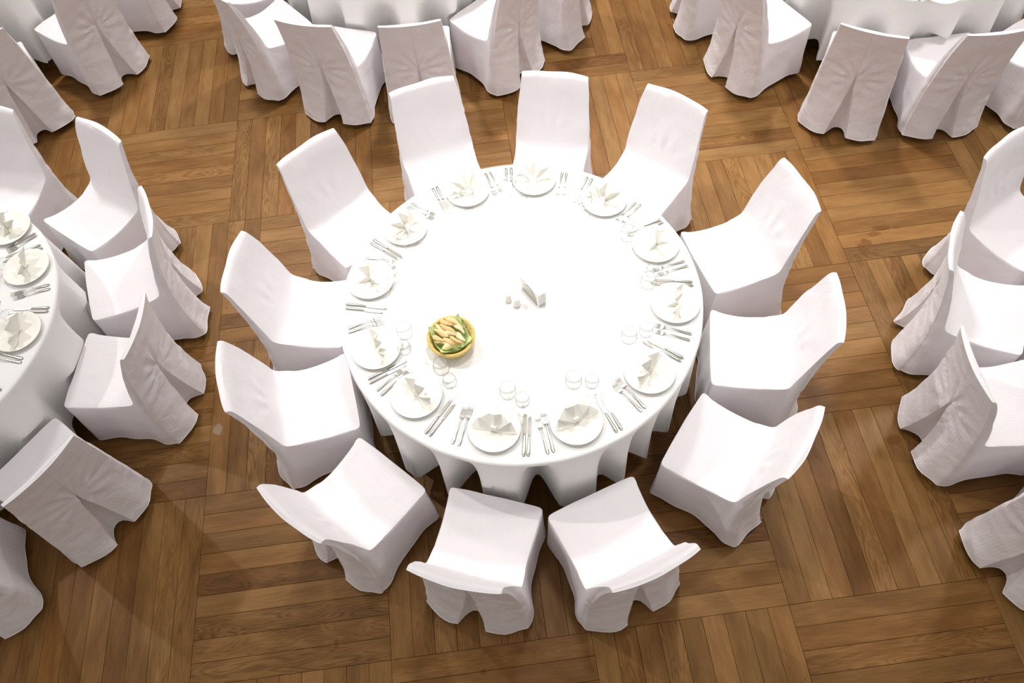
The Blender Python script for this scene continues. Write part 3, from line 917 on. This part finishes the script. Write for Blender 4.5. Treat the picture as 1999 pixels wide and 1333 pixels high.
# ------------------------------------------------------------------ bread basket
bc = unproject((880, 656), TZ + .07); BX, BY = bc.x, bc.y
bk = empty('bread_basket', (BX, BY, TZ))
def wall_r(z): return .082 + .030 * (z / .07) ** .8
link('base', lathe('base', [(.0001, .002), (.083, .002), (.083, .006), (.0001, .006)], 40, M_WICKER), None, bk)
NS = 24
for row in range(8):
    z = .007 + row * .0075; pts = []
    for k in range(NS * 4):
        a = 2 * PI * k / (NS * 4); pts.append((((wall_r(z) + .0030 * math.cos(NS / 2 * a + PI * row)) * math.cos(a)), ((wall_r(z) + .0030 * math.cos(NS / 2 * a + PI * row)) * math.sin(a)), z))
    link('weaver', tube('weaver', pts, .0040, 6, M_WICKER, True), None, bk)
stake = None
for k in range(NS):
    a = 2 * PI * k / NS
    pts = [(wall_r(.07 * q / 5), 0, .004 + .066 * q / 5) for q in range(6)]
    if stake is None: stake = tube('stake', pts, .0022, 5, M_WICKER)
    link('stake', stake, None, bk).rotation_euler = (0, 0, a)
for st in range(3):
    pts = []
    for k in range(180):
        a = 2 * PI * k / 180; w = 22 * a + st * 2 * PI / 3
        r = .1130 + .0056 * math.cos(w); pts.append((r * math.cos(a), r * math.sin(a), .069 + .0045 * math.sin(w)))
    link('rim_strand', tube('rim_strand', pts, .0033, 6, M_WICKER, True), None, bk)
tag(bk, 'round yellow wicker basket with braided rim on the central table', 'basket')
# green paper liner
def liner():
    V, F = [], []; n = 26
    for i in range(n + 1):
        for j in range(n + 1):
            x, y = -1 + 2 * i / n, -1 + 2 * j / n
            d = math.hypot(x, y); m_ = max(abs(x), abs(y))
            ang = math.atan2(y, x) + .35
            rho = d * .122
            if rho < .062: r, z = rho, .0085
            else:
                up = rho - .062
                r = .062 + up * .42; z = .0085 + up * .84
            r = min(r, .064 + .030 * clamp(z / .07) ** .8 + .008)
            if z > .074: r += (z - .074) * .55
            z += .004 * noise.noise(Vector((x * 4, y * 4, 1.7))) * clamp(d) + .002
            rr = r - .004 * abs(noise.noise(Vector((x * 5, y * 5, 4)))) * clamp(d)
            V.append((rr * math.cos(ang), rr * math.sin(ang), max(z, .0075)))
    for i in range(n):
        for j in range(n):
            a = i * (n + 1) + j; F.append((a, a + n + 1, a + n + 2, a + 1))
    return mesh_from('green_napkin', V, F, M_GREEN, False)
ln_ = link('green_napkin', liner()); ln_.location = (BX, BY, TZ)
tag(ln_, 'light green paper napkin lining the wicker basket', 'napkin')
def bread_mesh(seed):
    """torn, twisted stick: a lens-shaped section turning along a slightly bent spine"""
    rnd = random.Random(seed); V, F = [], []; n, sg = 18, 10
    bend = rnd.uniform(-.5, .5); tw = rnd.uniform(1.0, 2.4) * rnd.choice((-1, 1)); o0 = rnd.uniform(0, 3)
    for i in range(n + 1):
        t = i / n; x = t - .5
        w = (math.sin(PI * clamp(t * .96 + .02)) ** .8) * (1 + .18 * math.sin(7 * t + o0)) + .03
        for k in range(sg):
            a = 2 * PI * k / sg
            r = w * (.62 + .38 * math.cos(a) ** 2) * (1 + .06 * rnd.uniform(-1, 1))
            b_ = a + tw * t + o0
            V.append((x, bend * math.sin(PI * t) + r * math.cos(b_), r * math.sin(b_) * .85))
    for i in range(n):
        for k in range(sg): F.append((i * sg + k, i * sg + (k + 1) % sg, (i + 1) * sg + (k + 1) % sg, (i + 1) * sg + k))
    F.append(tuple(reversed(range(sg)))); F.append(tuple(n * sg + k for k in range(sg)))
    return mesh_from('bread_piece', V, F, M_BREAD)
BM = [bread_mesh(k) for k in range(6)]
BREAD = [((600, 290), (985, 490), .060, 'pale pointed bread piece at the top of the basket beside the green corner'),
 ((470, 320), (785, 435), .058, 'golden bread piece at the upper left of the basket pile'),
 ((790, 440), (1020, 610), .066, 'short pale bread piece in the upper right of the pile'),
 ((480, 425), (860, 610), .071, 'long pale bread piece lying across the middle of the pile'),
 ((365, 395), (610, 590), .054, 'dark golden bread piece at the left of the pile'),
 ((290, 505), (650, 690), .060, 'pale bread piece with its tip over the left rim'),
 ((540, 600), (850, 670), .064, 'brownish bread piece just below the middle of the pile'),
 ((300, 665), (610, 790), .052, 'brown bread piece pointing at the lower left rim'),
 ((345, 790), (600, 850), .046, 'pale blunt bread piece at the lower left of the basket'),
 ((555, 720), (890, 860), .056, 'golden bread piece in the lower middle of the pile'),
 ((700, 690), (975, 840), .070, 'thick pale bread piece at the lower right of the pile'),
 ((520, 820), (880, 880), .048, 'golden bread piece second from the bottom of the basket'),
 ((520, 945), (890, 890), .044, 'pale bread piece at the bottom of the basket nearest the camera'),
 ((850, 590), (1045, 790), .064, 'bread piece with a brown end pointing at the right rim')]
for k, (a, b, z, lb) in enumerate(BREAD):
    z += .008; pa = unproject((810 + a[0] / 10.253, 590 + a[1] / 10.253), TZ + z); pb = unproject((810 + b[0] / 10.253, 590 + b[1] / 10.253), TZ + z)
    mid_ = Vector((BX, BY, pa.z)); pa = mid_.lerp(pa, .89); pb = mid_.lerp(pb, .89)
    d = pb - pa; o = link('bread_piece', BM[k % 6])
    o.location = (pa + pb) / 2; L_ = d.length * 1.05
    wd_ = random.uniform(.0150, .0185); o.scale = (L_, wd_, wd_); o.rotation_euler = (random.uniform(-.4, .4), random.uniform(-.12, .12), math.atan2(d.y, d.x))
    tag(o, lb, 'bread', 'bread pieces in the basket')
